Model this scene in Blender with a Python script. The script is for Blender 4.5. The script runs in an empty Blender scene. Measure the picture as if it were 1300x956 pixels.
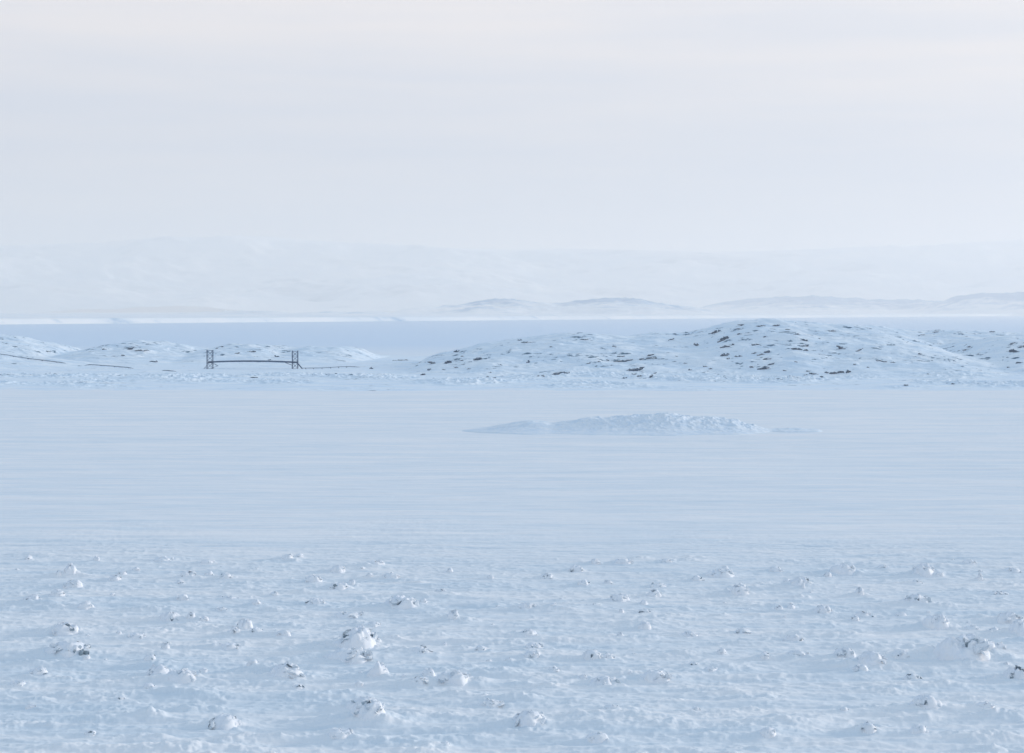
import bpy, math, random
import numpy as np
from mathutils import Vector

random.seed(7)
rng = np.random.default_rng(11)
S = bpy.context.scene
C = S.collection

# ------------------------------------------------------------------ camera, sky, sun, exposure
EYE = 22.0            # metres above the sea ice
F = 2530.0            # focal length in photo pixels (1300 wide)
HOR = 395.0           # photo row of the horizon
cam_d = bpy.data.cameras.new("camera"); cam = bpy.data.objects.new("camera", cam_d); C.objects.link(cam)
cam_d.sensor_width = 36.0; cam_d.lens = 36.0 * F / 1300.0
cam_d.shift_y = -(478.0 - HOR) / 1300.0
cam_d.clip_start = 1.0; cam_d.clip_end = 90000.0
cam.location = (0, 0, EYE); cam.rotation_euler = (math.radians(90), 0, 0)
S.camera = cam

SUN_EL = math.radians(11.0)
SUN_AZ = math.radians(68.0)      # clockwise from +Y (straight ahead): low on the right
SUN_STRENGTH = 2.9
SUN_ANGLE = math.radians(8)
SKY_STRENGTH = 0.15
sd = Vector((math.sin(SUN_AZ) * math.cos(SUN_EL), math.cos(SUN_AZ) * math.cos(SUN_EL), math.sin(SUN_EL)))
sun_d = bpy.data.lights.new("sun", "SUN"); sun = bpy.data.objects.new("sun", sun_d); C.objects.link(sun)
sun_d.energy = SUN_STRENGTH; sun_d.angle = SUN_ANGLE; sun_d.color = (1.0, 0.91, 0.84)
sun.rotation_euler = sd.to_track_quat('Z', 'Y').to_euler(); sun.location = (300, 50, 300)

W = bpy.data.worlds.new("World"); S.world = W; W.use_nodes = True
nt = W.node_tree; N = nt.nodes; L = nt.links
for n in list(N): N.remove(n)
out = N.new("ShaderNodeOutputWorld"); bg = N.new("ShaderNodeBackground"); bg.inputs[1].default_value = SKY_STRENGTH
L.new(bg.outputs[0], out.inputs[0])
sky = N.new("ShaderNodeTexSky"); sky.sky_type = 'NISHITA'; sky.sun_disc = False
sky.sun_elevation = SUN_EL; sky.sun_rotation = SUN_AZ; sky.dust_density = 2.0; sky.air_density = 1.0; sky.ozone_density = 1.0
tc = N.new("ShaderNodeTexCoord")
sep = N.new("ShaderNodeSeparateXYZ"); L.new(tc.outputs["Generated"], sep.inputs[0])
# thin high overcast: colour by elevation
ramp = N.new("ShaderNodeValToRGB"); L.new(sep.outputs[2], ramp.inputs[0])
K = 1.0 / SKY_STRENGTH
VEIL = [(0.0, (0.61, 0.655, 0.74)), (0.03, (0.595, 0.635, 0.72)), (0.08, (0.67, 0.685, 0.755)), (0.15, (0.82, 0.80, 0.83)),
        (0.40, (0.57, 0.685, 0.815)), (1.0, (0.31, 0.49, 0.72))]
el = ramp.color_ramp.elements
while len(el) < len(VEIL): el.new(0.5)
for e, (p, c) in zip(el, VEIL): e.position = p; e.color = (*c, 1)
# streaks of thicker / thinner cloud, long and level
mp = N.new("ShaderNodeMapping"); mp.inputs["Scale"].default_value = (2.2, 2.2, 26.0); mp.inputs["Rotation"].default_value = (0.0, 0.035, 0)
L.new(tc.outputs["Generated"], mp.inputs[0])
no = N.new("ShaderNodeTexNoise"); no.inputs["Scale"].default_value = 1.6; no.inputs["Detail"].default_value = 5; no.inputs["Roughness"].default_value = 0.55
L.new(mp.outputs[0], no.inputs["Vector"])
r2 = N.new("ShaderNodeValToRGB"); L.new(no.outputs[0], r2.inputs[0])
r2.color_ramp.elements[0].position = 0.36; r2.color_ramp.elements[0].color = (0.94, 0.96, 0.985, 1)
r2.color_ramp.elements[1].position = 0.68; r2.color_ramp.elements[1].color = (1.10, 1.05, 0.995, 1)
mul = N.new("ShaderNodeMix"); mul.data_type = 'RGBA'; mul.blend_type = 'MULTIPLY'; mul.inputs[0].default_value = 1.0
L.new(ramp.outputs[0], mul.inputs[6]); L.new(r2.outputs[0], mul.inputs[7])
sc_ = N.new("ShaderNodeVectorMath"); sc_.operation = 'SCALE'; sc_.inputs[3].default_value = K
L.new(mul.outputs[2], sc_.inputs[0])
mx = N.new("ShaderNodeMix"); mx.data_type = 'RGBA'; mx.inputs[0].default_value = 0.93
L.new(sky.outputs[0], mx.inputs[6]); L.new(sc_.outputs[0], mx.inputs[7]); L.new(mx.outputs[2], bg.inputs[0])

S.view_settings.view_transform = 'Standard'; S.view_settings.look = 'None'
S.view_settings.exposure = 0.04; S.view_settings.gamma = 1.0; S.view_settings.use_curve_mapping = False
S.cycles.use_denoising = True
S.cycles.max_bounces = 6; S.cycles.diffuse_bounces = 3; S.cycles.volume_bounces = 3
S.cycles.use_adaptive_sampling = False

# ------------------------------------------------------------------ materials
def mat(name):
    m = bpy.data.materials.new(name); m.use_nodes = True
    t = m.node_tree; b = t.nodes["Principled BSDF"]
    return m, t, b

def noise(t, scale, detail=4, rough=0.55, stretch=None, coord="Object"):
    c = t.nodes.new("ShaderNodeTexCoord"); n = t.nodes.new("ShaderNodeTexNoise")
    n.inputs["Scale"].default_value = scale; n.inputs["Detail"].default_value = detail; n.inputs["Roughness"].default_value = rough
    if stretch:
        mpp = t.nodes.new("ShaderNodeMapping"); mpp.inputs["Scale"].default_value = stretch
        t.links.new(c.outputs[coord], mpp.inputs[0]); t.links.new(mpp.outputs[0], n.inputs["Vector"])
    else:
        t.links.new(c.outputs[coord], n.inputs["Vector"])
    return n

def ramp2(t, src, p0, c0, p1, c1):
    r = t.nodes.new("ShaderNodeValToRGB"); t.links.new(src, r.inputs[0])
    e = r.color_ramp.elements; e[0].position = p0; e[0].color = (*c0, 1); e[1].position = p1; e[1].color = (*c1, 1)
    return r

def mixc(t, fac, a, b, mode='MIX'):
    m = t.nodes.new("ShaderNodeMix"); m.data_type = 'RGBA'; m.blend_type = mode
    if hasattr(fac, 'links'): t.links.new(fac, m.inputs[0])
    else: m.inputs[0].default_value = fac
    for s, i in ((a, 6), (b, 7)):
        if hasattr(s, 'links'): t.links.new(s, m.inputs[i])
        else: m.inputs[i].default_value = (*s, 1)
    return m.outputs[2]

def bump(t, b, src, strength, dist):
    n = t.nodes.new("ShaderNodeBump"); n.inputs["Strength"].default_value = strength; n.inputs["Distance"].default_value = dist
    t.links.new(src, n.inputs["Height"]); t.links.new(n.outputs[0], b.inputs["Normal"])

def snow_mat(name, stretch, scale1, scale2, c_packed, c_fresh, bump_scale, bump_d, thin=None):
    m, t, b = mat(name)
    n1 = noise(t, scale1, 5, 0.6, stretch); n2 = noise(t, scale2, 6, 0.65, stretch)
    mn = t.nodes.new("ShaderNodeMath"); mn.operation = 'MULTIPLY_ADD'; mn.inputs[1].default_value = 0.5
    h = t.nodes.new("ShaderNodeMath"); h.operation = 'MULTIPLY'; h.inputs[1].default_value = 0.5
    t.links.new(n2.outputs[0], h.inputs[0]); t.links.new(n1.outputs[0], mn.inputs[0]); t.links.new(h.outputs[0], mn.inputs[2])
    r = ramp2(t, mn.outputs[0], 0.40, c_packed, 0.60, c_fresh)
    col = r.outputs[0]
    if thin:       # beyond the islands the colour turns darker and bluer with distance
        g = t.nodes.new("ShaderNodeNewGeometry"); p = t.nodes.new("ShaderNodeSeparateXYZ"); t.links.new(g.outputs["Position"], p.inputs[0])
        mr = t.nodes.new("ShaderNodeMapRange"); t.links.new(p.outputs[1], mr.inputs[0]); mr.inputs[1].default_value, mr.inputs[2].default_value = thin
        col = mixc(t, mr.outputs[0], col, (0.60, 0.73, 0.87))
    t.links.new(col, b.inputs["Base Color"])
    b.inputs["Roughness"].default_value = 0.62; b.inputs["Specular IOR Level"].default_value = 0.25
    nb = noise(t, bump_scale, 5, 0.65, stretch)
    bump(t, b, nb.outputs[0], 0.6, bump_d)
    return m

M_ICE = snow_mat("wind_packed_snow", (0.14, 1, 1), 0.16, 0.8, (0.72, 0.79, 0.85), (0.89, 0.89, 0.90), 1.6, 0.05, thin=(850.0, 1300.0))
M_DRIFT = snow_mat("drifted_snow", (0.6, 1, 1), 0.3, 1.6, (0.78, 0.83, 0.90), (0.88, 0.89, 0.91), 3.0, 0.06)

def hill_mat(name, scale, rock_c, t0, t1, patch_scale, snow=(0.82, 0.86, 0.91), bd=0.3, zmask=None):
    """snow cover with bare lichen/rock showing where a noise says the wind has cleared it, more on steep faces"""
    m, t, b = mat(name)
    n1 = noise(t, patch_scale, 7, 0.68, (0.45, 1, 1.6)); n2 = noise(t, patch_scale * 0.13, 3, 0.5)
    g = t.nodes.new("ShaderNodeNewGeometry"); s = t.nodes.new("ShaderNodeSeparateXYZ"); t.links.new(g.outputs["Normal"], s.inputs[0])
    a = t.nodes.new("ShaderNodeMath"); a.operation = 'MULTIPLY_ADD'; a.inputs[1].default_value = -0.45
    t.links.new(s.outputs[2], a.inputs[0]); t.links.new(n1.outputs[0], a.inputs[2])
    a2 = t.nodes.new("ShaderNodeMath"); a2.operation = 'MULTIPLY_ADD'; a2.inputs[1].default_value = 0.45
    t.links.new(n2.outputs[0], a2.inputs[0]); t.links.new(a.outputs[0], a2.inputs[2])
    src = a2.outputs[0]
    if zmask:      # the low shore keeps its full snow cover, only ground above it is blown bare
        p = t.nodes.new("ShaderNodeSeparateXYZ"); t.links.new(g.outputs["Position"], p.inputs[0])
        mr = t.nodes.new("ShaderNodeMapRange"); t.links.new(p.outputs[2], mr.inputs[0])
        mr.inputs[1].default_value, mr.inputs[2].default_value = zmask[0], zmask[1]; mr.inputs[3].default_value = 0; mr.inputs[4].default_value = zmask[2]
        ad = t.nodes.new("ShaderNodeMath"); ad.operation = 'ADD'; t.links.new(src, ad.inputs[0]); t.links.new(mr.outputs[0], ad.inputs[1]); src = ad.outputs[0]
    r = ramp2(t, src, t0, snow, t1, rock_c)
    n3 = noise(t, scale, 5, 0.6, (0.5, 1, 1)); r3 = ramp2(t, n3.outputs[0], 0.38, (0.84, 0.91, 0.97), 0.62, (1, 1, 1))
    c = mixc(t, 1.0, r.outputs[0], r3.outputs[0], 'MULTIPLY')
    t.links.new(c, b.inputs["Base Color"]); b.inputs["Roughness"].default_value = 0.7; b.inputs["Specular IOR Level"].default_value = 0.2
    nb = noise(t, scale * 3, 6, 0.65); bump(t, b, nb.outputs[0], 0.6, bd)
    return m

M_HILL = hill_mat("snowy_hillside", 0.12, (0.05, 0.14, 0.22), 0.430, 0.475, 0.5, snow=(0.80, 0.87, 0.93), bd=0.15, zmask=(1.2, 5.0, 0.032))  # rock patches carry the blue of the haze in their colour
M_FARHILL = hill_mat("far_snowy_hillside", 0.004, (0.20, 0.41, 0.62), 0.42, 0.66, 0.012, snow=(0.93, 0.925, 0.92), bd=6, zmask=(10, 90, 0.50))  # the blue tone paints shaded snow, not only bare rock
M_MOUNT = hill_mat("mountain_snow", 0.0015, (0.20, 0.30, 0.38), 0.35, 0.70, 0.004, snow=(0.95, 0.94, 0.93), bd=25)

def ice_mat(name, ice_a, ice_b, snow_lo, snow_hi):
    m, t, b = mat(name)
    n1 = noise(t, 2.2, 6, 0.65); r = ramp2(t, n1.outputs[0], 0.38, ice_a, 0.62, ice_b)
    g = t.nodes.new("ShaderNodeNewGeometry"); s = t.nodes.new("ShaderNodeSeparateXYZ"); t.links.new(g.outputs["Normal"], s.inputs[0])
    n2 = noise(t, 3.5, 4, 0.6)
    a = t.nodes.new("ShaderNodeMath"); a.operation = 'ADD'; t.links.new(s.outputs[2], a.inputs[0]); t.links.new(n2.outputs[0], a.inputs[1])
    f = ramp2(t, a.outputs[0], snow_lo, (0, 0, 0), snow_hi, (1, 1, 1))
    # ramp positions only run 0..1, so halve the sum first
    hlf = t.nodes.new("ShaderNodeMath"); hlf.operation = 'MULTIPLY'; hlf.inputs[1].default_value = 0.5
    t.links.new(a.outputs[0], hlf.inputs[0]); t.links.new(hlf.outputs[0], f.inputs[0])
    c = mixc(t, f.outputs[0], r.outputs[0], (0.85, 0.87, 0.90))
    t.links.new(c, b.inputs["Base Color"]); b.inputs["Roughness"].default_value = 0.5; b.inputs["Specular IOR Level"].default_value = 0.35
    nb = noise(t, 7, 5, 0.7); bump(t, b, nb.outputs[0], 0.7, 0.06)
    return m
M_LUMP = [ice_mat("snow_crusted_ice", (0.55, 0.64, 0.72), (0.78, 0.82, 0.86), 0.36, 0.52),
          ice_mat("grey_ice", (0.36, 0.45, 0.52), (0.66, 0.73, 0.78), 0.38, 0.55),
          ice_mat("dirty_shaded_ice", (0.07, 0.11, 0.15), (0.30, 0.37, 0.42), 0.50, 0.66)]  # the darkest one also paints the shaded cavities of the lumps

m, t, b = mat("dark_bedrock")
n1 = noise(t, 0.9, 7, 0.65); r = ramp2(t, n1.outputs[0], 0.35, (0.008, 0.045, 0.095), 0.80, (0.045, 0.11, 0.19))  # blue of the intervening air is mixed into the rock colour
g = t.nodes.new("ShaderNodeNewGeometry"); s = t.nodes.new("ShaderNodeSeparateXYZ"); t.links.new(g.outputs["Normal"], s.inputs[0])
n2 = noise(t, 1.3, 5, 0.6); a = t.nodes.new("ShaderNodeMath"); a.operation = 'ADD'; t.links.new(s.outputs[2], a.inputs[0]); t.links.new(n2.outputs[0], a.inputs[1])
hlf = t.nodes.new("ShaderNodeMath"); hlf.operation = 'MULTIPLY'; hlf.inputs[1].default_value = 0.5; t.links.new(a.outputs[0], hlf.inputs[0])
f = ramp2(t, hlf.outputs[0], 0.60, (0, 0, 0), 0.70, (1, 1, 1))
t.links.new(mixc(t, f.outputs[0], r.outputs[0], (0.80, 0.84, 0.89)), b.inputs["Base Color"]); b.inputs["Roughness"].default_value = 0.85
bump(t, b, n1.outputs[0], 0.7, 0.2); M_ROCK = m

m, t, b = mat("weathered_dark_steel")
n1 = noise(t, 1.5, 5, 0.6); r = ramp2(t, n1.outputs[0], 0.4, (0.010, 0.055, 0.13), 0.7, (0.03, 0.11, 0.23))
t.links.new(r.outputs[0], b.inputs["Base Color"]); b.inputs["Roughness"].default_value = 0.7; b.inputs["Metallic"].default_value = 0.2; M_STEEL = m
m, t, b = mat("grey_timber_planks")
n1 = noise(t, 2.0, 5, 0.6, (0.3, 3, 1)); r = ramp2(t, n1.outputs[0], 0.4, (0.010, 0.055, 0.13), 0.7, (0.03, 0.11, 0.23))
t.links.new(r.outputs[0], b.inputs["Base Color"]); b.inputs["Roughness"].default_value = 0.85; M_TIMBER = m
m, t, b = mat("frosted_concrete")
n1 = noise(t, 1.5, 5, 0.6); r = ramp2(t, n1.outputs[0], 0.4, (0.06, 0.07, 0.08), 0.7, (0.2, 0.21, 0.22))
t.links.new(r.outputs[0], b.inputs["Base Color"]); b.inputs["Roughness"].default_value = 0.85; M_CONC = m

# ------------------------------------------------------------------ numpy noise
def _hash(ix, iy, seed):
    h = (ix.astype(np.int64) * 374761393 + iy.astype(np.int64) * 668265263 + seed * 1442695041) & 0xffffffff
    h = ((h ^ (h >> 13)) * 1274126177) & 0xffffffff
    return (h ^ (h >> 16)) & 0xffff
def gn(x, y, seed=0):
    x, y = np.broadcast_arrays(np.asarray(x, float), np.asarray(y, float))
    ix = np.floor(x); iy = np.floor(y); fx = x - ix; fy = y - iy
    ux = fx * fx * fx * (fx * (fx * 6 - 15) + 10); uy = fy * fy * fy * (fy * (fy * 6 - 15) + 10)
    def g(ax, ay, dx, dy):
        a = _hash(ax, ay, seed) * (2 * math.pi / 65536.0)
        return np.cos(a) * dx + np.sin(a) * dy
    a = g(ix, iy, fx, fy); b_ = g(ix + 1, iy, fx - 1, fy); c = g(ix, iy + 1, fx, fy - 1); d = g(ix + 1, iy + 1, fx - 1, fy - 1)
    return 1.5 * ((a * (1 - ux) + b_ * ux) * (1 - uy) + (c * (1 - ux) + d * ux) * uy)
def fbm(x, y, seed=0, octv=4, gain=0.5):
    s = 0; amp = 1
    for o in range(octv):
        s = s + amp * gn(x, y, seed + 17 * o); amp *= gain
        x, y = 2.03 * (0.8 * x - 0.6 * y) + 3.7, 2.03 * (0.6 * x + 0.8 * y) + 1.3
    return s
def ridged(x, y, seed=0, octv=3):
    s = 0; amp = 1
    for o in range(octv):
        s = s + amp * (1 - 2.2 * np.abs(gn(x, y, seed + 13 * o))); amp *= 0.5
        x, y = 2.03 * (0.8 * x - 0.6 * y) + 3.7, 2.03 * (0.6 * x + 0.8 * y) + 1.3
    return s
def sst(a, b_, x):
    t_ = np.clip((x - a) / (b_ - a), 0, 1); return t_ * t_ * (3 - 2 * t_)

# ------------------------------------------------------------------ terrain heights (metres)
def sky_pts(pts, D, sm=4.5):
    px = np.array([p[0] for p in pts], float); py = np.array([p[1] for p in pts], float)
    q_ = np.arange(px[0], px[-1] + 1.0, 1.0); r_ = np.interp(q_, px, py)
    k_ = np.exp(-0.5 * (np.arange(-15, 16) / sm) ** 2); k_ /= k_.sum()
    r_ = np.convolve(np.pad(r_, 15, mode='edge'), k_, 'valid')          # round the corners between the read-off points
    return (q_ - 650) / F * D, EYE - (r_ - HOR) * D / F
LAYERS = []   # (x array, z array, crest distance, foot, back)
def layer(pts, D, foot, back, power=1.0):
    X, Z = sky_pts(pts, D); LAYERS.append((X, Z, D, foot, back, power))
layer([(470,474),(500,472),(520,467),(540,457),(560,450),(580,445),(600,440),(640,433),(680,428),(710,425),(740,423),(770,425),(800,426),(830,424.5),
       (870,425),(895,419),(915,413),(940,409),(960,407),(975,406),(1000,407.5),(1030,410),(1060,412),(1090,414),(1120,419),(1145,426),(1165,434),
       (1180,442),(1200,447),(1215,442),(1235,434),(1260,429),(1290,427),(1330,424),(1420,418),(1600,436),(1900,470)], 780, 652, 900, 1.0)
layer([(1000,450),(1050,430),(1080,418),(1110,415),(1130,418),(1170,422),(1200,420),(1240,421),(1300,423),(1500,420),(1900,430)], 905, 800, 1010)
layer([(-600,430),(-200,420),(0,426),(30,430),(50,435),(75,441),(92,449),(105,446),(140,438.5),(180,434),(205,435),(240,440),(262,446),(275,441),(300,437),
       (325,437),(350,439),(370,444),(395,441),(440,441),(460,447),(480,456),(510,466)], 900, 790, 990)
layer([(-700,430),(-200,434),(0,450),(40,455),(80,459),(120,462),(170,465),(230,468),(300,474)], 795, 665, 880)
layer([(395,470),(410,462),(440,459.5),(480,459),(520,458),(560,462),(600,470)], 830, 730, 900)

def land_h(x, y):
    x = np.asarray(x, float); y = np.asarray(y, float)
    wob = 10 * fbm(x / 60, y / 200 + 3, 5, 3)
    base = 0.55 * sst(552, 600, y + wob * 2.2) * (1 - sst(880, 960, y + wob))
    h = base.copy() if hasattr(base, 'copy') else base
    hh = np.zeros(np.broadcast(x, y).shape)
    for (X, Z, D, foot, back, pw) in LAYERS:
        H = np.interp(x, X, Z, left=-1, right=-1); H = np.maximum(H, 0)
        t_ = np.clip((y + wob * (1 - np.clip((y - foot) / (D - foot), 0, 1)) - foot) / (D - foot), 0, 1)
        up = np.sin(t_ * math.pi / 2) ** pw
        up = 0.55 * up + 0.45 * sst(0, 1, t_)
        dn = np.cos(np.clip((y - D) / (back - D), 0, 1) * math.pi / 2)
        hh = np.maximum(hh, H * np.where(y < D, up, dn))
    m_ = np.clip(hh / 4.0, 0, 1)
    hh = hh + m_ * (0.95 * fbm(x / 26, y / 17, 21, 4) + 0.26 * ridged(x / 11 + y / 30, y / 7, 31, 3) - 0.3)
    # rocky ledges: steps in the slope
    led = gn(x / 14 + y / 25, y / 9, 44)
    hh = hh + m_ * 0.35 * sst(0.05, 0.16, led)
    # jumbled tidal ice along the shore
    sh = sst(545, 605, y + wob * 2.4) * (1 - sst(640, 720, y + wob)) * (1 - m_)
    pat = sst(-0.35, 0.5, gn(x / 30, y / 40, 77))
    rub = (0.66 * ridged(x / 6.5, y / 8, 51, 4) + 0.45 * np.maximum(0, fbm(x / 1.9, y / 2.6, 61, 3)))
    h = np.maximum(base, hh) + sh * pat * np.maximum(rub, -0.2) + 0.06 * fbm(x / 7, y / 2.5, 91, 3) * sst(545, 560, y)
    edge = 1 - sst(535, 556, y + 0 * x)
    h = h * (1 - edge) - 0.35 * edge
    be = sst(985, 1035, y + 0 * x); return h * (1 - be) - 0.4 * be

def hit(px, py, d0=560.0, d1=1000.0):
    """the point of the land that is seen at a photo pixel"""
    d = np.arange(d0, d1, 0.4); x = (px - 650) / F * d; z = EYE - (py - HOR) * d / F
    g_ = land_h(x, d); k = np.nonzero(g_ >= z)[0]
    if len(k) == 0: return None
    k = k[0]; return x[k], d[k], float(g_[k])

# ------------------------------------------------------------------ mesh helpers
def tag(o, label=None, cat=None, group=None, kind=None):
    if label: o["label"] = label
    if cat: o["category"] = cat
    if group: o["group"] = group
    if kind: o["kind"] = kind
    return o
def mesh_np(name, v, f, m, parent=None, smooth=True):
    me = bpy.data.meshes.new(name); v = np.asarray(v, np.float32); f = np.asarray(f, np.int32)
    k = f.shape[1]
    me.vertices.add(len(v)); me.vertices.foreach_set("co", v.ravel())
    me.loops.add(f.size); me.loops.foreach_set("vertex_index", f.ravel())
    me.polygons.add(len(f)); me.polygons.foreach_set("loop_start", np.arange(0, f.size, k, dtype=np.int32))
    me.polygons.foreach_set("loop_total", np.full(len(f), k, np.int32))
    me.update(calc_edges=True); me.polygons.foreach_set("use_smooth", np.full(len(f), smooth)); me.materials.append(m)
    o = bpy.data.objects.new(name, me); C.objects.link(o)
    if parent: o.parent = parent
    return o
def grid_mesh(name, X, Y, Z, m):
    r, c = X.shape; i = np.arange(r * c).reshape(r, c)
    f = np.stack([i[:-1, :-1], i[:-1, 1:], i[1:, 1:], i[1:, :-1]], -1).reshape(-1, 4)
    return mesh_np(name, np.stack([X, Y, Z], -1).reshape(-1, 3), f, m)

# ------------------------------------------------------------------ read-off ice lumps of the foreground: (px, py of its foot, width px, height px, dirt 0..1)
LUMPS = [(37,712,9,7,.7),(123,714,6,6,.2),(90,732,13,11,.5),(75,733,6,5,.5),(94,747,20,9,.6),(147,738,13,6,.5),(173,726,8,5,.4),(240,735,15,7,.5),(266,733,10,6,.4),
 (287,736,13,7,.6),(208,712,18,6,.1),(264,716,14,5,.1),(74,760,15,8,.5),(42,769,20,10,.6),(143,757,6,4,.4),(233,764,13,6,.1),(292,763,20,6,.2),(109,774,18,8,.2),(326,773,9,6,.5),
 (216,790,25,12,.5),(243,791,10,8,.6),(260,792,10,7,.9),(299,808,12,9,.8),(311,801,18,12,.3),(84,806,28,14,.5),(89,833,40,15,.4),(191,840,13,8,.9),(211,828,9,9,.4),
 (203,861,25,13,.4),(259,857,11,6,.3),(321,856,11,6,.3),(51,860,20,9,.2),(282,777,14,5,.3),(172,812,20,6,.1),(292,825,23,7,.15),
 (366,711,14,6,.6),(381,709,8,5,.5),(477,719,19,6,.6),(430,727,14,7,.5),(399,741,18,9,.5),(432,749,24,11,.6),(447,745,9,9,.2),(349,758,9,5,.9),(328,772,13,6,.6),(401,770,20,9,.3),
 (470,736,9,5,.3),(498,736,18,6,.4),(571,727,8,7,.6),(623,736,9,5,.2),(560,754,14,6,.4),(513,773,34,14,.4),(538,767,9,6,.3),(444,785,28,7,.2),(475,798,14,6,.3),(576,789,11,11,.1),
 (326,807,13,6,.5),(362,810,17,6,.3),(454,826,40,25,.55),(478,821,12,10,.5),(447,838,44,12,.3),(536,832,24,10,.5),(565,819,5,6,.5),(611,828,14,6,.3),(363,861,42,20,.4),(481,861,22,18,.5),
 (545,862,15,11,.8),(647,843,10,5,.5),(756,717,10,7,.8),(732,725,15,8,.8),(694,735,15,9,.6),(845,715,15,5,.3),(792,716,18,6,.1),(741,744,13,7,.4),(773,741,10,6,.2),(886,738,13,7,.8),
 (915,732,27,7,.1),(921,724,8,6,.3),(831,760,15,9,.8),(836,746,20,6,.2),(940,757,20,12,.3),(818,769,8,7,.6),(789,780,6,6,.6),(818,780,13,4,.6),(752,770,15,3,.5),(787,765,20,9,.1),
 (818,800,15,10,.3),(788,809,8,6,.5),(877,809,18,6,.7),(949,775,13,4,.3),(671,807,18,8,.2),(753,838,20,11,.6),(771,837,15,8,.2),(917,832,10,7,.9),(972,839,10,6,.7),(677,836,18,7,.5),
 (679,825,20,7,.3),(704,855,13,8,.5),(835,866,30,11,.3),(741,864,13,8,.3),(902,855,15,6,.3),(669,776,20,8,.2),(944,806,20,7,.3),(985,725,15,6,.5),(1000,742,8,5,.5),(1016,746,25,12,.3),
 (1020,749,4,7,1.),(1029,754,5,3,.8),(1051,733,9,6,.7),(1071,729,24,9,.1),(1122,723,15,7,.6),(1173,732,22,14,.6),(1164,743,12,6,.6),(1244,738,6,8,.4),(1231,717,14,5,.1),(1285,726,20,6,.3),
 (1268,756,20,4,.5),(1092,757,10,10,.15),(1165,769,27,11,.65),(989,777,10,6,.5),(1005,774,10,7,.5),(1046,781,17,11,.5),(1096,785,20,9,.8),(1144,785,12,5,.5),(1191,799,27,14,.3),
 (1280,791,25,12,.3),(1233,801,17,6,.4),(1263,805,12,7,.6),(1297,810,22,18,.4),(1008,816,20,9,.5),(1074,840,23,11,.6),(1143,840,18,9,.5),(1013,837,22,8,.3),(1107,849,30,15,.2),
 (1226,840,54,26,.35),(1250,837,24,15,.2),(1268,828,14,9,.4),(1292,866,28,18,.8),(1092,857,20,10,.2),(971,838,9,6,.7)]
NREAD = len(LUMPS)
ex = []
while len(ex) < 70:      # small crumbs between them, and the strip nearer than the photograph's lower edge
    if len(ex) < 30: py_ = random.uniform(862, 950); px_ = random.uniform(-60, 1360); w_ = random.choice([10, 14, 18, 24, 34])
    else: py_ = 705 + 160 * random.random() ** 0.9; px_ = random.uniform(-60, 1360); w_ = random.choice([4, 5, 6, 8, 10])
    if any(abs(px_ - a_[0]) < (a_[2] + w_) * 0.6 and abs(py_ - a_[1]) < 6 for a_ in LUMPS + ex): continue
    ex.append((px_, py_, w_, w_ * random.uniform(.35, .6), random.choice([.1, .2, .3, .5, .7])))
LUMPS += ex
def lump_place(px, py, w, h):
    d = EYE * F / (py - HOR); s_ = d / F
    return (px - 650) * s_, d, w * s_, h * s_
PL = [lump_place(*l[:4]) for l in LUMPS]

# extra snow mounds and drifts without ice showing
MOUNDS = []
for k in range(520):
    py_ = 700 + 265 * random.random() ** 0.9; d = EYE * F / (py_ - HOR)
    MOUNDS.append((random.uniform(-.34, .34) * d, d, random.uniform(0.8, 3.2), random.uniform(.06, .26)))

# ------------------------------------------------------------------ the sea ice sheet
u = np.linspace(-0.36, 0.36, 1501)
rows = [82.0]
while rows[-1] < 900: rows.append(rows[-1] + max(0.13, 0.75 * rows[-1] ** 2 / (EYE * F)) if rows[-1] > 190 else rows[-1] + 0.13)
rows = np.array(rows + list(np.geomspace(920, 20000, 60)))
Yi = rows[:, None] * np.ones_like(u)[None, :]; Xi = rows[:, None] * u[None, :]
rubz = 1 - sst(155, 225, Yi + 26 * gn(Xi / 22, Yi / 30, 8))
near = 1 - sst(380, 620, Yi)
Zi = near * (0.030 * fbm(Xi / 5.5, Yi / 1.3, 1, 4) + 0.05 * fbm(Xi / 16 + 0.3 * gn(Xi / 30, Yi / 9, 4), Yi / 4.5, 2, 3))
Zi += 0.10 * fbm(Xi / 60, Yi / 40, 3, 2) * near
Zi += (0.4 + 0.6 * rubz) * near * 0.12 * fbm(Xi / 16, Yi / 1.8, 33, 3)
# wind-cut steps (sastrugi lips)
lip = gn(Xi / 4.5, Yi / 1.1, 14); Zi += near * (0.35 + 0.65 * rubz) * 0.045 * sst(0.12, 0.26, lip)
Zi += rubz * (0.06 * fbm(Xi / 6.5, Yi / 1.5, 9, 4) + 0.05 * np.maximum(0, ridged(Xi / 1.6, Yi / 1.2, 12, 3) - 0.3))
def add_mound(cx, cy, w, h, lumpy):
    r0 = np.searchsorted(rows, cy - 3.2 * w - 1); r1 = np.searchsorted(rows, cy + 3.2 * w + 1)
    if r1 <= r0: return
    X = Xi[r0:r1]; Y = Yi[r0:r1]
    c0 = max(0, int(np.searchsorted(X[0], cx - 7 * w) - 40)); c1 = min(len(u), int(np.searchsorted(X[0], cx + 5 * w) + 40))
    X = X[:, c0:c1]; Y = Y[:, c0:c1]
    dx = (X - cx) / w; dy = (Y - cy) / w
    sx = np.where(dx < 0, 2.3, 1.2)
    rr = np.sqrt((dx / sx) ** 2 + (dy / 0.8) ** 2)
    g_ = np.exp(-(rr ** 1.5) * 1.6)
    if lumpy: g_ = g_ * (1 + lumpy * fbm(X / (0.35 * w + .15), Y / (0.35 * w + .15), int(cx * 7) & 255, 3))
    Zi[r0:r1, c0:c1] += h * g_
for (x, d, w, h) in PL: add_mound(x, d + 0.15 * w, max(w, .3) * 1.05, h * 0.5, 0.5)
for (x, d, w, h) in MOUNDS: add_mound(x, d, w * .6, h, 0.45)
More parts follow.
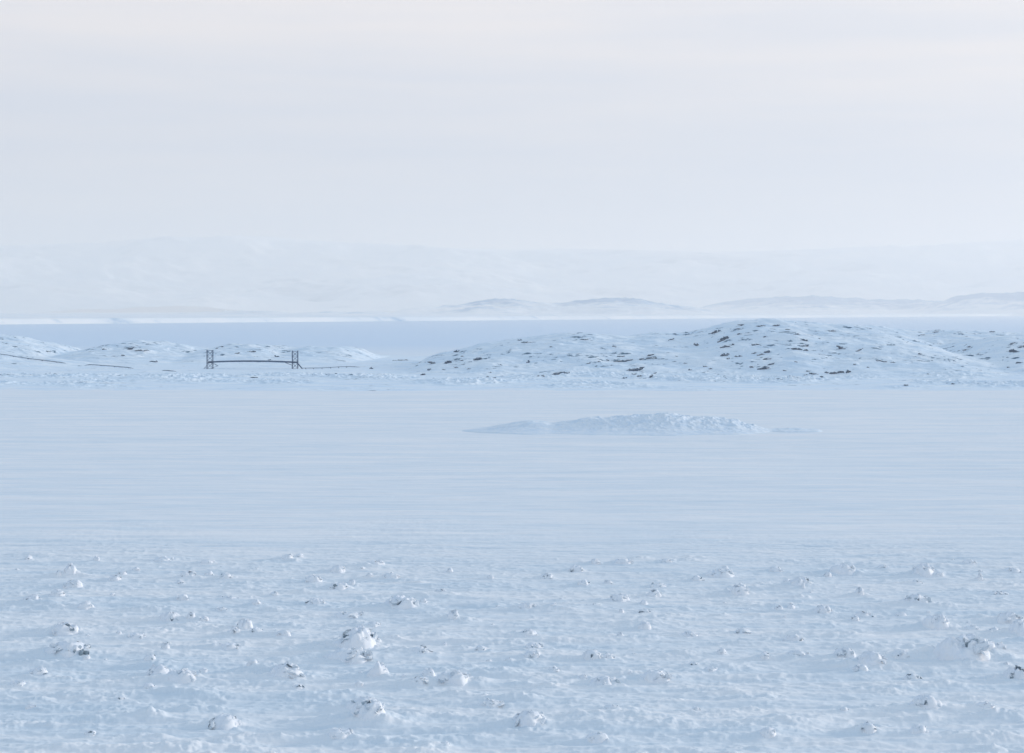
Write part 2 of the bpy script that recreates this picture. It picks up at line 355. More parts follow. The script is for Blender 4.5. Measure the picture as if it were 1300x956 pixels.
edge = np.abs(u)[None, :]; fe = sst(0.345, 0.36, edge) * np.ones_like(Yi); Zi = Zi * (1 - fe) - 0.55 * fe
fn = 1 - sst(82, 86, Yi); Zi = Zi * (1 - fn) - 0.55 * fn
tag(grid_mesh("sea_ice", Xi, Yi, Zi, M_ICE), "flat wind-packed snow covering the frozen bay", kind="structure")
def zi_at(x, d):
    r = min(len(rows) - 1, np.searchsorted(rows, d)); c = int(round((x / rows[r] + 0.36) / 0.72 * 1500)); c = min(1500, max(0, c)); return float(Zi[r, c])

q = 24000.0
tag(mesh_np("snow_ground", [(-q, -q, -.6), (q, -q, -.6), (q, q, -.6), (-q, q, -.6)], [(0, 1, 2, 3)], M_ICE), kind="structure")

# ------------------------------------------------------------------ near shore and hills
ul = np.linspace(-0.36, 0.36, 1801); rl = np.arange(530, 1040, 0.5)
Yl = rl[:, None] * np.ones_like(ul)[None, :]; Xl = rl[:, None] * ul[None, :]
Zl = land_h(Xl, Yl); fe = sst(0.35, 0.36, np.abs(ul))[None, :] * np.ones_like(Yl); Zl = Zl * (1 - fe) - .55 * fe
tag(grid_mesh("hills", Xl, Yl, Zl, M_HILL), "low snow-covered hills and rough shore across the frozen bay", kind="structure")

# ------------------------------------------------------------------ far shore: a snow bank shaped to catch the sun, low hills, then mountains
SH0 = np.array([0.0, 4840.0]); SHD = np.array([0.4733, 0.8809]); SHN = np.array([-0.8809, 0.4733])   # along the shore, inland
def inl(x, y): return (x - SH0[0]) * SHN[0] + (y - SH0[1]) * SHN[1]
FAR = []
def far_layer(pts, D, fr, bk):
    X, Z = sky_pts(pts, D); FAR.append((X, Z, D, fr, bk))
far_layer([(480,402),(520,394),(545,391),(575,389),(600,385.5),(625,384),(645,384),(670,388),(700,390),(725,388),(750,385),(775,383),(795,382.5),(815,385),(840,389),(870,392),(900,396),(930,402)], 7600, 1100, 1500)
far_layer([(860,402),(890,393),(915,388),(935,385),(960,381),(985,378),(1010,376.5),(1030,377),(1050,380),(1070,381),(1100,383),(1120,382),(1150,382),(1180,384),(1200,386),(1230,388),(1280,389),(1400,386),(1700,388)], 10600, 1300, 1600)
far_layer([(1150,402),(1180,393),(1200,387),(1215,380),(1230,375),(1250,371.5),(1275,371),(1300,371.5),(1340,371),(1420,374),(1600,372),(1800,390)], 9500, 500, 1200)
far_layer([(100,402),(150,400.5),(250,399),(320,397),(380,400),(430,397),(480,398),(520,401)], 6200, 900, 900)
def far_h(x, y):
    s_ = inl(x, y) + 4 * fbm(x / 900, y / 900, 3, 2)
    h = np.where(s_ > 0, 9.5 * np.clip(s_ / 17.0, 0, 1), 0) + 3.0 * sst(60, 900, s_)  # bank made steep so the sun turns it into a bright strip
    h = h + sst(20, 100, s_) * (1.0 * fbm(x / 90, y / 90, 8, 3) + 0.5)
    hh = np.zeros_like(x)
    for (X, Z, D, fr, bk) in FAR:
        H = np.maximum(np.interp(x, X, Z, left=0, right=0), 0)
        up = sst(D - fr, D, y + 120 * gn(x / 400, y / 500, 4)); dn = 1 - sst(D, D + bk, y)
        hh = np.maximum(hh, H * np.where(y < D, up, dn))
    m_ = np.clip(hh / 25, 0, 1)
    hh = hh + m_ * (14 * fbm(x / 420, y / 300, 6, 4) + 6 * ridged(x / 120, y / 90, 16, 4) - 3)
    return np.maximum(h, hh) - 1.5 * (s_ <= 0) * (hh < 3)
uf = np.linspace(-0.40, 0.40, 1701); rf = np.concatenate([np.arange(2800, 5000, 6.0), np.arange(5000, 12400, 17.0)])
Yf = rf[:, None] * np.ones_like(uf)[None, :]; Xf = rf[:, None] * uf[None, :]
Zf = far_h(Xf, Yf)
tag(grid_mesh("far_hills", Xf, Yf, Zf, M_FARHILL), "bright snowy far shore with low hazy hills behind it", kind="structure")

MX, MZ = sky_pts([(-900,300),(-300,318),(0,312),(120,309),(250,304.5),(300,302),(340,301.5),(380,305),(430,308),(500,312),(560,316),(650,318),(720,316),(800,318),(900,321),(1000,317),(1080,315),(1150,313),(1240,308),(1300,305),(1600,310),(2100,330)], 15500)
um = np.linspace(-0.40, 0.40, 701); rm = np.arange(12300, 17600, 18.0)
Ym = rm[:, None] * np.ones_like(um)[None, :]; Xm = rm[:, None] * um[None, :]
Hm = np.interp(Xm, MX, MZ); Dm = 15500
tm = np.clip((Ym + 500 * gn(Xm / 1500, Ym / 1500, 2) - 12300) / (Dm - 12300), 0, 1)
up = 0.4 * np.sin(tm * math.pi / 2) + 0.6 * sst(0, 1, tm); dn = 1 - 0.7 * sst(Dm, Dm + 2200, Ym)
Zm = Hm * np.where(Ym < Dm, up, dn); mk = np.clip(Zm / 150, 0, 1) * np.clip((Hm - Zm) / 60, 0.12, 1)
Zm = Zm + mk * (55 * fbm(Xm / 1100, Ym / 800, 31, 5) + 28 * ridged(Xm / 600 + Ym / 900, Ym / 420, 41, 5) - 20)
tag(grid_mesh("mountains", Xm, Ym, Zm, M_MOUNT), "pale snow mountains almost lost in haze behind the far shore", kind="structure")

# ------------------------------------------------------------------ pressure ridge of broken ice out on the bay
RD = 366.0
rp = [(575,547),(590,545.5),(620,541.5),(645,537),(665,534),(682,533.5),(700,536),(720,534),(740,532),(760,530),(785,528.5),(805,527.5),(825,525.5),(850,524),(865,527),(885,530),(905,530),(930,532),(945,537),(960,541),(975,545),(990,543.5),(1010,543.5),(1035,544),(1048,547)]
RX, RZ = sky_pts(rp, RD); RZ = np.maximum(RZ - (EYE - (547.1 - HOR) * RD / F), 0)
xr = np.arange(RX[0] - 2, RX[-1] + 2, 0.11); yr = np.arange(RD - 24, RD + 24, 0.16)
Xr, Yr = np.meshgrid(xr, yr)
Hr = np.interp(Xr, RX, RZ, left=0, right=0)
tt = (Yr - RD) / (2.2 + 3.0 * np.sqrt(Hr + 0.02)); pr = np.exp(-np.abs(tt) ** 1.7 * np.where(tt < 0, 0.95, 1.2))
jag = np.clip(Hr / 1.4, 0, 1) * sst(690, 790, (Xr / RD * F + 650)) + 0.25 * np.clip(Hr / 1.4, 0, 1)
Zr = Hr * pr * (1 + 0.10 * fbm(Xr / 6, Yr / 4, 3, 3)) + pr * jag * (0.17 * ridged(Xr / 3.1, Yr / 3.6, 71, 3) - 0.08 + 0.20 * np.maximum(0, fbm(Xr / 1.1, Yr / 1.6, 81, 3)))
Zr = Zr - 0.45 * (1 - sst(0.02, 0.25, Hr * pr)) - 0.05
M_RIDGE = snow_mat("broken_snowy_ice", (0.8, 1, 1), 0.5, 1.8, (0.68, 0.78, 0.88), (0.83, 0.87, 0.91), 2.4, 0.08)
tag(grid_mesh("ice_ridge", Xr, Yr, Zr, M_RIDGE), "long low ridge of jumbled snowy ice rising alone from the smooth bay", "ice ridge")

# ------------------------------------------------------------------ angular lumps (shared by ice and rock)
def ico(sub):
    t_ = (1 + 5 ** .5) / 2
    v = [(-1,t_,0),(1,t_,0),(-1,-t_,0),(1,-t_,0),(0,-1,t_),(0,1,t_),(0,-1,-t_),(0,1,-t_),(t_,0,-1),(t_,0,1),(-t_,0,-1),(-t_,0,1)]
    f = [(0,11,5),(0,5,1),(0,1,7),(0,7,10),(0,10,11),(1,5,9),(5,11,4),(11,10,2),(10,7,6),(7,1,8),(3,9,4),(3,4,2),(3,2,6),(3,6,8),(3,8,9),(4,9,5),(2,4,11),(6,2,10),(8,6,7),(9,8,1)]
    v = [Vector(a_).normalized() for a_ in v]
    for _ in range(sub):
        cache = {}; nf = []
        def mid(a_, b_):
            k = (min(a_, b_), max(a_, b_))
            if k not in cache: v.append(((v[a_] + v[b_]) / 2).normalized()); cache[k] = len(v) - 1
            return cache[k]
        for (a_, b_, c_) in f:
            x_, y_, z_ = mid(a_, b_), mid(b_, c_), mid(c_, a_); nf += [(a_, x_, z_), (b_, y_, x_), (c_, z_, y_), (x_, y_, z_)]
        f = nf
    return np.array([tuple(a_) for a_ in v]), np.array(f)
ICO = {k: ico(k) for k in (2, 3, 4)}
def block(sub, r3, cuts=9, rough=0.06, cut=(0.45, 0.85)):
    v, f = ICO[sub]; v = v.copy()
    for _ in range(cuts):
        n = rng.normal(size=3); n /= np.linalg.norm(n); c_ = rng.uniform(*cut)
        dd = v @ n; k = dd > c_; v[k] -= (dd[k] - c_)[:, None] * n
    o1 = rng.uniform(0, 50, 3)
    v = v * (1 + rough * (fbm(v[:, 0] * 2.5 + o1[0], v[:, 1] * 2.5 + v[:, 2] * 1.7 + o1[1], 5, 3))[:, None])
    return v * np.array(r3), f
def rot(v, rx, ry, rz):
    for ax, a_ in ((0, rx), (1, ry), (2, rz)):
        c_, s_ = math.cos(a_), math.sin(a_); i, j = [(1, 2), (2, 0), (0, 1)][ax]
        w = v.copy(); w[:, i] = c_ * v[:, i] - s_ * v[:, j]; w[:, j] = s_ * v[:, i] + c_ * v[:, j]; v = w
    return v
def cluster(w, h, dirt_shade):
    """a snowed-in heap of tilted ice slabs frozen together, w wide and h high, foot at z = 0: (vertices, faces, material slot per face)"""
    k_ = int(min(60, max(14, w / 0.05))); g1 = np.linspace(-.95, .95, k_)
    X, Y = np.meshgrid(g1 * w, g1 * w * .8); o_ = rng.uniform(0, 99, 2); q_ = max(.16, .25 * w)
    rr = np.sqrt((X / (w * np.where(X < 0, .52, .40))) ** 2 + (Y / (w * .42)) ** 2)
    env = np.clip(1 - rr ** 1.9 + 0.42 * fbm(X / (w * .4) + o_[0], Y / (w * .4) + o_[1], 3, 2), -.4, 1)
    rd = ridged(X / q_ + o_[0], Y / q_ + o_[1], 7, 3)
    Z = h * (0.60 * env + 0.40 * np.clip(env, 0, .6) * rd) ; Z = np.where(env < 0, env * (2.2 * h + 0.5), Z)
    r, c = X.shape; i = np.arange(r * c).reshape(r, c); q4 = np.stack([i[:-1, :-1], i[:-1, 1:], i[1:, 1:], i[1:, :-1]], -1).reshape(-1, 4)
    f0 = np.concatenate([q4[:, [0, 1, 2]], q4[:, [0, 2, 3]]])
    V = [np.stack([X, Y, Z], -1).reshape(-1, 3)]; Fc = [f0]; Ms = [np.zeros(len(f0), np.int32)]
    n0 = len(V[0])   # slot 0 is drifted snow, 1 to 3 ever darker ice, dirt and painted cavity shade
    n = 2 + min(16, int(w * 6))
    for k in range(n):
        px_ = rng.uniform(-.36, .40) * w; py_ = rng.uniform(-.38, .2) * w
        e_ = max(0.05, 1 - (math.hypot(px_ / (.5 * w), py_ / (.45 * w))) ** 1.3)
        bw = w * rng.uniform(.06, .17) * (1.25 if k == 0 else 1); th = bw * rng.uniform(.22, .6)
        if bw > h: th *= h / bw; bw = bw * .5 + h * .5
        v, f = block(2 if w < 1.5 else 3, (bw, bw * rng.uniform(.5, .9), th), rough=0.10, cuts=11, cut=(.35, .8))
        v = rot(v, rng.uniform(-.9, .9), rng.uniform(-.9, .9), rng.uniform(0, 6.28))
        v = v + np.array([px_, py_, h * (0.62 * e_ + .10)])
        V.append(v); Fc.append(f + n0); n0 += len(v)
        Ms.append(np.full(len(f), 3 if rng.random() < (dirt_shade - .25) * .85 else 2 if rng.random() < .12 + dirt_shade * .4 else 1, np.int32))
    v = np.concatenate(V); top = v[:, 2].max()
    v[:, 2] = np.where(v[:, 2] > 0, v[:, 2] * h / top, v[:, 2])
    return v, np.concatenate(Fc), np.concatenate(Ms)

# ---- labels for the many lumps: tell each from its neighbours by the landmarks it lies beside
def shade(d_): return "white" if d_ < .25 else "pale grey" if d_ < .45 else "grey" if d_ < .65 else "dark dirty"
def sizew(w): return "tiny" if w < 7 else "small" if w < 13 else "medium" if w < 22 else "broad" if w < 36 else "large"
LAND = {(454,826): "the tallest grey heap left of centre", (1226,840): "the biggest snow mound at lower right", (1020,749): "the thin black upright shard",
        (191,840): "the darkest lump at lower left", (756,717): "the dark lump farthest behind centre", (513,773): "the broad white-backed heap mid left",
        (1165,769): "the dark broken lump mid right", (84,806): "the ragged heap near left edge", (571,727): "the lone cube by the smooth ice",
        (917,832): "the black crumb right of centre", (363,861): "the wide flat heap at the front left", (1292,866): "the dark heap in the lower right corner",
        (1096,785): "the speckled dark lump at right", (877,809): "the flat tilted plate right of centre", (1173,732): "the ragged upright lump at back right",
        (366,711): "the grey pair at back left", (753,838): "the grey heap at front centre", (216,790): "the paired heap at left",
        (90,732): "the pointed lump at back left", (831,760): "the split dark lump behind the centre"}
used = {}
def lump_label(i):
    px, py, w, h, dk = LUMPS[i]
    if (px, py) in LAND:
        return LAND[(px, py)].replace("the ", "", 1) + (" on the rough snow" if len(LAND[(px, py)].split()) < 10 else "")
    best = min(LAND, key=lambda k: (k[0] - px) ** 2 + ((k[1] - py) * 2.2) ** 2)
    dx = px - best[0]; dy = (py - best[1]) * 2.2
    side = ("right of" if dx > 0 else "left of") if abs(dx) > abs(dy) else ("in front of" if dy > 0 else "behind")
    far_ = math.hypot(dx, dy); dist = "just " if far_ < 35 else "" if far_ < 80 else "well "
    s_ = f"{sizew(w)} {shade(dk)} lump {dist}{side} {LAND[best]}"
    k = used.get(s_, 0); used[s_] = k + 1
    if k: s_ = f"{['', 'second', 'third', 'fourth', 'fifth', 'sixth'][min(k, 5)]} " + s_
    return s_
def away(i):
    px, py = LUMPS[i][:2]; return min(math.hypot(k[0] - px, (k[1] - py) * 2.2) for k in LAND)
LBL = {i: lump_label(i) for i in sorted(range(NREAD), key=away)}
for i, (x, d, w, h) in enumerate(PL):
    dk = LUMPS[i][4]
    v, f, ms = cluster(w * 1.4, h * 0.90, dk)
    o = mesh_np("ice_lump", v, f, M_DRIFT, smooth=False)
    o.data.polygons.foreach_set("use_smooth", ms == 0)
    o.data.materials.append(M_LUMP[0]); o.data.materials.append(M_LUMP[1]); o.data.materials.append(M_LUMP[2]); o.data.polygons.foreach_set("material_index", ms)
    o.location = (x, d, zi_at(x, d) - 0.25 * h)
    if i < NREAD: tag(o, LBL[i], "ice lump", "lumps of broken ice across the foreground snow")
    elif LUMPS[i][1] > 868: tag(o, "ice lump in the nearest strip of snow along the lower edge", "ice lump", "ice lumps along the nearest edge")
    else: tag(o, "tiny low ice crumb half buried between the larger lumps", "ice lump", "small ice crumbs between the lumps")

# ------------------------------------------------------------------ rock outcrops: (px, py, length px, height px, tilt deg, words)
ROCKS = [(805,468.5,23,5.5,15,"longest low black ledge at the foot left of the main summit"),(790,458,23,3,8,"thin straight ledge just above the longest low ledge"),
 (814,456,6,3,10,""),(827,455,12,2.5,5,""),(826,450.5,8,2.5,10,""),(788,452,9,2.5,5,""),(827,477,4,4,50,"upright black stub right of the longest low ledge"),(884,437,6,4.5,-20,"squat black knob alone left of the summit"),
 (909.5,421,11,3.5,25,"dark ledge on the skyline shoulder left of the summit"),(918,430,14,6,35,"steep black cleft rock under the skyline shoulder"),(920,450,10,5,10,"black rock midway down below the steep cleft rock"),
 (920,440,12,3,5,""),(930,437,4,3,30,""),(938,452,9,2.5,5,""),(924,455,4,3,20,""),(939,423.5,6,2.5,5,""),(942,412,11,2,5,""),(940,417,8,2,5,""),(966,413.5,11,2,5,""),(986,413,8,2.5,5,""),
 (959,437,9,3,5,"black bar just right of the upper slope's middle"),(972,427.5,6,2,5,""),(973.5,446,9,5,25,"black wedge rock straight below the summit"),(966,450,8,2.5,5,""),(973.5,455.5,10,3,12,"slanting dark slab under the black wedge rock"),
 (969,467,14,5,15,"broad black rock lowest below the summit"),(979,462,8,3,20,""),(954,466,5,2.5,10,""),(1011,442.5,14,3.5,0,"long dark bar right of the summit slope"),(1023,444,6,3,10,""),(1020,431.5,10,3,-5,""),
 (1011,424.5,9,1.8,5,""),(1021,439,11,2,5,""),(1055,420,10,2,8,""),(1058,473,9,4,15,""),(1033,474,11,3,-10,""),(1043,478,4,3,-10,""),(1026,471,5,2,0,""),(1023,475.5,5,2,0,""),(902,468,4,2,0,""),
 (876,469,4,2.5,0,""),(895,465,5,2,0,""),(812,477,7,2,10,""),(793,479.5,6,2,5,""),(805,474.5,6,2,5,""),(831,473.5,6,2,30,""),(957,448,6,2.5,20,""),
 (1069,441,14,4.5,-25,"black rock slanting down to the right on the hill's right flank"),(1089,445,14,2.5,25,"thin ledge slanting up to the right, beside the down-slanting rock"),(1056.5,419.5,8,2,5,""),(1121,458.5,14,2.5,-8,"thin ledge low on the right flank"),
 (1134,460,6,2,0,""),(1168,450,6,2,0,""),(1067,472,9,4,5,"middle one of three black stones at the right foot"),(1077,471.5,6,4,10,"rightmost of three black stones at the right foot"),(1050,472.5,5,3,5,""),
 (1288,445,10,6,5,"clustered black rock on the far right hill"),(1297,440,10,3,10,"dark ledge above the clustered rock at the right edge"),(1286,435.5,6,2,5,""),(1294,460,9,2.5,0,"dark ledge lowest at the right edge"),(1280,466,4,2,0,""),
 (1231,440,6,2,0,""),(1227,443.5,9,2,5,""),(1189,421.5,5,2,0,""),(1172,425,7,1.6,0,""),(1260,421,7,1.6,0,""),(1086,463,4,2,0,""),(1102,466,3,2,0,""),
 (580,445.5,7,4,20,"dark stone on the skyline of the low left spur"),(607,455,11,5,15,"dark hollowed rock on the low left spur"),(550,460,12,4,-10,"cluster-like dark rock at the left end of the spur"),(569,459.5,8,4.5,10,""),(544,469,5,3,40,""),(537,475,6,3,20,""),
 (587,452,4,2,0,""),(660,431,5,3,0,""),(668,434.5,12,1.8,0,""),(670.6,459,4.5,4,30,"small black stone alone in the middle of the spur"),(705,474,19,4.5,15,"long black ledge at the foot of the spur"),(720,473,7,3,5,""),
 (689,477,4,2,0,""),(683,477,3,2,0,""),(741,431,9,2,5,""),(747,461,5,2,10,""),(760,459,4,2,5,""),(771,457,4,2,5,""),(579,466,4,2,0,""),(563,469,4,2,0,""),(471,467,4,3,0,"tiny dark stone on the flat snow left of the spur"),(508,457,20,1.4,3,"thin faint ledge left of the spur"),
 (622,472.5,4,2,0,""),(619,478,3,2,0,""),(628,479,3,2,0,""),(635,463,5,1.6,0,""),(595,468,4,1.6,0,""),(586,457.5,5,1.8,0,""),
 (166,442,8,4.5,25,"dark notch rock on the left dome's crest"),(180,444.5,17,1.8,0,"thin dark line of ledge right of the notch rock"),(156,451,4,3,10,""),(132,443,5,2,0,""),(195,458.5,9,2.5,0,"low dark ledge below the left dome"),(60,446,8,2,0,"faint ledge near the left edge"),
 (352,452,6,3,-25,"small black stone right of the snow dome behind the bridge"),(342,456.5,3.5,2,0,""),(318,446,12,2,5,"broken dark ledge on the dome behind the bridge"),(300.6,448,6,2,20,""),(322,479,8,2,5,"flat dark stone below the middle of the bridge"),(282,440,3,2,0,""),(275,442,3,2,0,""),
 (1210,487,4,2,0,""),(1150,489,5,1.6,0,""),(858,452,4,1.5,0,""),(870,461,4,1.5,0,""),(700,440,4,1.5,0,""),(780,440,5,1.5,5,""),(852,431,8,2,25,""),(1000,418,5,1.5,0,""),(1040,430,5,1.5,0,""),(1010,459,4,1.6,0,""),(996,470,4,2,0,"")]
used2 = {}
def rock_label(px, py, w, h, words):
    if words: return words if len(words.split()) > 3 else words + " on the snow"
    s_ = "small" if w < 5 else "short" if w < 9 else "long"
    sh = "dark stone" if w / h < 2.2 else "dark ledge"
    where = ("on the left dome" if px < 262 else "on the dome behind the bridge" if px < 400 else "at the left end of the low spur" if px < 600 else "on the middle of the low spur" if px < 700 else
             "on the slope right of the spur" if px < 780 else "around the longest low black ledge" if px < 850 else "left of the summit" if px < 905 else "under the shoulder left of the summit" if px < 948 else
             "straight below the summit" if px < 1000 else "right of the summit slope" if px < 1045 else "on the hill's right flank" if px < 1150 else "on the rear hill at right" if px < 1215 else "on the far right hill")
    ht = "high" if py < 428 else "upper" if py < 441 else "mid-height" if py < 455 else "low" if py < 470 else "lowest"
    s_ = f"{s_} {ht} {sh} {where}"
    k = used2.get(s_, 0); used2[s_] = k + 1
    if k: s_ = f"{['', 'second', 'third', 'fourth', 'fifth'][min(k, 4)]} {s_}, further right"
    return s_
for (px, py, w, h, tilt, words) in ROCKS:
    w *= 1.08; h *= 1.25
    p = hit(px, py + h * 0.35)
    if p is None: print("rock off land", px, py); continue
    x, d, z = p; s_ = d / F
    V = []; Fc = []; n0 = 0
    nb = 3 + int(w / 3.2)
    for k in range(nb):
        a_ = 0 if nb == 1 else (k / (nb - 1) - .5) * (1 - 0.9 / nb)
        bw = w * s_ * (0.85 / nb + 0.07) * rng.uniform(.5, 1.4); bh = h * s_ * rng.uniform(.26, .50) * (1 - 0.5 * abs(a_ * 2) ** 2)
        v, f = block(3, (bw, max(bw * .7, .5), bh), cuts=12, rough=0.12)
        v = rot(v, rng.uniform(-.2, .2), rng.uniform(-.15, .15) - math.radians(tilt) * 0.9, rng.uniform(-.4, .4))
        v += np.array([a_ * w * s_ * .9, rng.uniform(-.3, .3), math.tan(math.radians(tilt)) * a_ * w * s_ * .75 + rng.uniform(-.16, .14) * h * s_]); V.append(v); Fc.append(f + n0); n0 += len(v)
    o = mesh_np("rock_outcrop", np.concatenate(V), np.concatenate(Fc), M_ROCK, smooth=False)
    o.location = (x, d + 0.25, z + 0.18 * h * s_)
    tag(o, rock_label(px, py, w, h, words), "rock", "dark rock outcrops showing through the snowy hills")

# ------------------------------------------------------------------ box / bar helpers
class MB:
    def __init__(s): s.v = []; s.f = []
    def bar(s, a, b_, w, h=None, up=(0, 0, 1)):
        h = h or w; a = Vector(a); b_ = Vector(b_); dr = (b_ - a).normalized(); upv = Vector(up)
        if abs(dr.dot(upv)) > .98: upv = Vector((0, 1, 0))
        sx = dr.cross(upv).normalized(); sy = sx.cross(dr).normalized(); n = len(s.v)
        for p in (a, b_):
            for i, j in ((-1, -1), (1, -1), (1, 1), (-1, 1)): s.v.append(tuple(p + sx * i * w / 2 + sy * j * h / 2))
        s.f += [(n, n + 3, n + 2, n + 1), (n + 4, n + 5, n + 6, n + 7)] + [(n + i, n + (i + 1) % 4, n + 4 + (i + 1) % 4, n + 4 + i) for i in range(4)]
    def build(s, name, m, parent=None): return mesh_np(name, s.v, s.f, m, parent, smooth=False)
def tube(name, pts, r, m, parent=None, n=8):
    V = []; Fc = []
    for i, p in enumerate(pts):
        a = Vector(pts[max(0, i - 1)]); b_ = Vector(pts[min(len(pts) - 1, i + 1)]); dr = (b_ - a).normalized()
        sx = dr.cross(Vector((0, 0, 1))).normalized(); sy = sx.cross(dr)
        for k in range(n):
            t_ = 2 * math.pi * k / n; V.append(tuple(Vector(p) + (sx * math.cos(t_) + sy * math.sin(t_)) * r))
    for i in range(len(pts) - 1):
        for k in range(n): Fc.append((i * n + k, i * n + (k + 1) % n, (i + 1) * n + (k + 1) % n, (i + 1) * n + k))
    return mesh_np(name, V, Fc, m, parent)

# ------------------------------------------------------------------ the bridge
BD = 742.0; mp_ = BD / F
def bx(px): return (px - 650) * mp_
def bz(py): return EYE - (py - HOR) * mp_
root = bpy.data.objects.new("footbridge", None); C.objects.link(root); root.location = (bx(321), BD, 0)
tag(root, "dark steel footbridge slung between two slim four-legged towers on the snow", "bridge")
def L_(x, y, z): return (x - root.location.x, y - BD, z)
DW = 1.5
def deckz(x):
    t_ = (x - bx(264.5)) / (bx(378) - bx(264.5)); return bz(459.3) + 4 * t_ * (1 - t_) * 0.42 - 0.12 * t_
n = 24; xs = [bx(264.5) + (bx(378) - bx(264.5)) * i / n for i in range(n + 1)]
dk = MB()
for i in range(n): dk.bar(L_(xs[i], BD, deckz(xs[i])), L_(xs[i + 1], BD, deckz(xs[i + 1])), DW, .10)
dk.build("deck", M_TIMBER, root)
for sy in (-1, 1):
    g_ = MB()
    for i in range(n): g_.bar(L_(xs[i], BD + sy * (DW / 2 + .08), deckz(xs[i]) - .12), L_(xs[i + 1], BD + sy * (DW / 2 + .08), deckz(xs[i + 1]) - .12), .12, .55)
    g_.build("girder", M_STEEL, root)
for tw, (pa, pb, top) in enumerate(((263, 270, 444.2), (371.2, 378, 445.2))):
    xa, xb = bx(pa), bx(pb); gz = min(0.2, 0) + 0.1; tz = bz(top); ctr = (xa + xb) / 2
    tr = bpy.data.objects.new("tower", None); C.objects.link(tr); tr.parent = root; tr.location = L_(ctr, BD, 0)
    def T(x, y, z): return (x - ctr, y, z)
    for x in (xa, xb):
        for y in (-1.15, 1.15):
            pm = MB(); pm.bar(T(x, y, gz), T(x, y, tz), .19); pm.build("post", M_STEEL, tr)
            fm = MB(); fm.bar(T(x, y, -0.5), T(x, y, gz + .45), .62); fm.build("footing", M_CONC, tr)
    dz = deckz(xa)
    cr = MB()
    for y in (-1.15, 1.15):
        cr.bar(T(xa, y, tz - .25), T(xb, y, tz - .25), .12)
        for z0, z1 in ((tz - .35, (tz + dz) / 2), ((tz + dz) / 2, dz + .35), (dz - .4, gz + .5)):
            cr.bar(T(xa, y, z0), T(xb, y, z1), .08); cr.bar(T(xb, y, z0), T(xa, y, z1), .08)
            cr.bar(T(xa, y, z1), T(xb, y, z1), .05)
        cr.bar(T(xa, y, dz - .38), T(xb, y, dz - .38), .2)
    for x in (xa, xb):
        cr.bar(T(x, -1.15, tz - .25), T(x, 1.15, tz - .25), .14); cr.bar(T(x, -1.15, dz - .45), T(x, 1.15, dz - .45), .18)
    cr.build("bracing", M_STEEL, tr)
    st = MB()
    if tw == 0:
        for y in (-1.15, 1.15): st.bar(T(xb, y, dz - .4), T(xb + 1.9, y, dz - 1.5), .1); st.bar(T(xb + 1.9, y, dz - 1.5), T(xb, y, gz + .8), .07); st.bar(T(xa, y, dz - 1.2), T(xa - 1.3, y, gz + .2), .1)
    else:
        for y in (-1.15, 1.15): st.bar(T(xa, y, dz - 1.3), T(xa - 2.6, y, dz - .3), .1)
    st.build("strut", M_STEEL, tr)
rampb = MB()
for sy in (-.5, .5):
    rampb.bar(L_(bx(377), BD + sy, deckz(bx(377)) - .1), L_(bx(384), BD + sy, bz(468.5)), .16, .32)
for k in range(9):
    t_ = (k + .5) / 9; rampb.bar(L_(bx(377) + (bx(384) - bx(377)) * t_, BD - .5, deckz(bx(377)) - .1 + (bz(468.5) - deckz(bx(377)) + .1) * t_), L_(bx(377) + (bx(384) - bx(377)) * t_, BD + .5, deckz(bx(377)) - .1 + (bz(468.5) - deckz(bx(377)) + .1) * t_), .2, .06)
rampb.build("ramp", M_TIMBER, root)

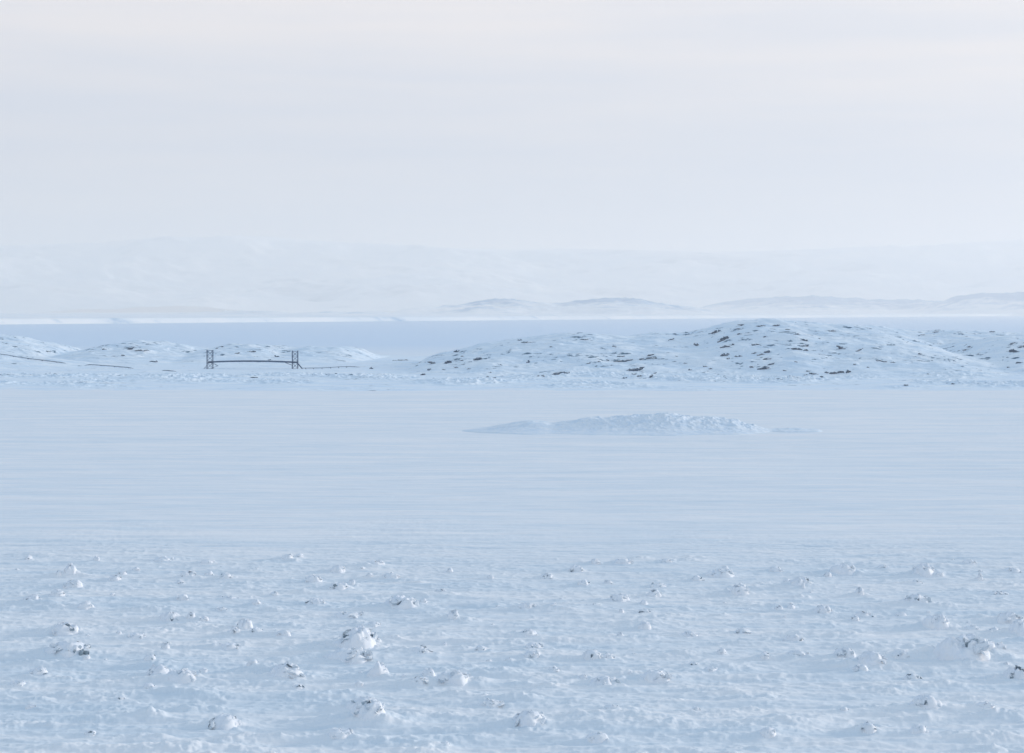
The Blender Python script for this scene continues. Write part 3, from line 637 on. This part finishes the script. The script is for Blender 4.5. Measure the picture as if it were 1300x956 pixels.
# ------------------------------------------------------------------ pipelines
def pipeline(path, label, r, sup_step, name="pipeline"):
    """path: list of (px, py, height above snow); the pipe follows the land under those pixels"""
    pts = []
    for i in range(len(path) - 1):
        (a, b_, c), (d_, e, f_) = path[i], path[i + 1]; n_ = max(2, int(abs(d_ - a) / 2))
        for k in range(n_):
            t_ = k / n_; pts.append((a + (d_ - a) * t_, b_ + (e - b_) * t_, c + (f_ - c) * t_))
    pts.append(path[-1]); out_ = []; prev = None
    for (a, b_, c) in pts:
        p = hit(a, b_)
        if p is None: continue
        x, d_, z = p
        if prev: d_ = prev + max(-3, min(3, d_ - prev)); z = float(land_h(np.array([x]), np.array([d_]))[0]); x = (a - 650) / F * d_
        prev = d_; out_.append((x, d_, z + c, z))
    zs = np.array([o_[2] for o_ in out_]); k3 = np.ones(5) / 5; zp = np.pad(zs, 2, mode='edge'); zs = np.convolve(zp, k3, 'valid')
    ys = np.array([o_[1] for o_ in out_]); ys = np.convolve(np.pad(ys, 2, mode='edge'), k3, 'valid')
    o0 = out_[0]; rt = bpy.data.objects.new(name, None); C.objects.link(rt); rt.location = (o0[0], o0[1], o0[3]); tag(rt, label, "pipeline")
    loc = [(o_[0] - o0[0], y - o0[1], z - o0[3]) for o_, y, z in zip(out_, ys, zs)]
    tube("pipe", loc, r, M_STEEL, rt)
    for i in range(2, len(loc), sup_step):
        if zs[i] - out_[i][3] < 0.1: continue
        x, y, z = loc[i]; b2 = MB(); b2.bar((x, y - .45, z - 1.6), (x, y - .45, z + .05), .16); b2.bar((x, y + .45, z - 1.6), (x, y + .45, z + .05), .16); b2.bar((x, y - .55, z - r - .08), (x, y + .55, z - r - .08), .16); b2.build("support", M_STEEL, rt)
pipeline([(-60,446,.35),(0,450.5,.35),(35,456,.3),(60,459,.3),(80,461,.15),(90,462,-.5),(105,463,-.5),(112,463.5,.25),(140,465.5,.3),(166,467.5,.2),(175,468.5,-.5),(200,470,-.5),(208,470.5,.15),(221,471.5,.1),(232,472,-.5),(250,472,-.4)],
         "thin dark pipeline half buried in snow running down to the bridge from the left", .13, 9)
pipeline([(384,468.5,.35),(400,468.6,.4),(415,468.2,.4),(430,467,.4),(446,466.5,.4),(458,466,-.1),(466,465.5,-.5)],
         "thin dark pipeline on short posts leading right from the bridge ramp", .10, 5)

# ------------------------------------------------------------------ haze over the whole bay
HZ = 1.35e-4
mh = bpy.data.materials.new("haze"); mh.use_nodes = True; t = mh.node_tree
for n_ in list(t.nodes): t.nodes.remove(n_)
mo = t.nodes.new("ShaderNodeOutputMaterial"); pv = t.nodes.new("ShaderNodeVolumePrincipled")
pv.inputs["Density"].default_value = HZ; pv.inputs["Color"].default_value = (1.0, 0.975, 0.945, 1); pv.inputs["Anisotropy"].default_value = 0.45
t.links.new(pv.outputs[0], mo.inputs["Volume"])
hb = 25000.0; z0, z1 = -1.7, float(Zm.max()) + 20.0
vv = [(x, y, z) for z in (z0, z1) for y in (-hb, hb) for x in (-hb, hb)]
ff = [(0, 2, 3, 1), (4, 5, 7, 6), (0, 1, 5, 4), (2, 6, 7, 3), (0, 4, 6, 2), (1, 3, 7, 5)]
hz = mesh_np("haze", vv, ff, mh, smooth=False); tag(hz, "thin pale haze lying over the frozen bay", kind="stuff")
print("long labels", [v for v in LBL.values() if len(v.replace("-", " ").split()) > 16]); print("mountain top", float(Zm.max()))
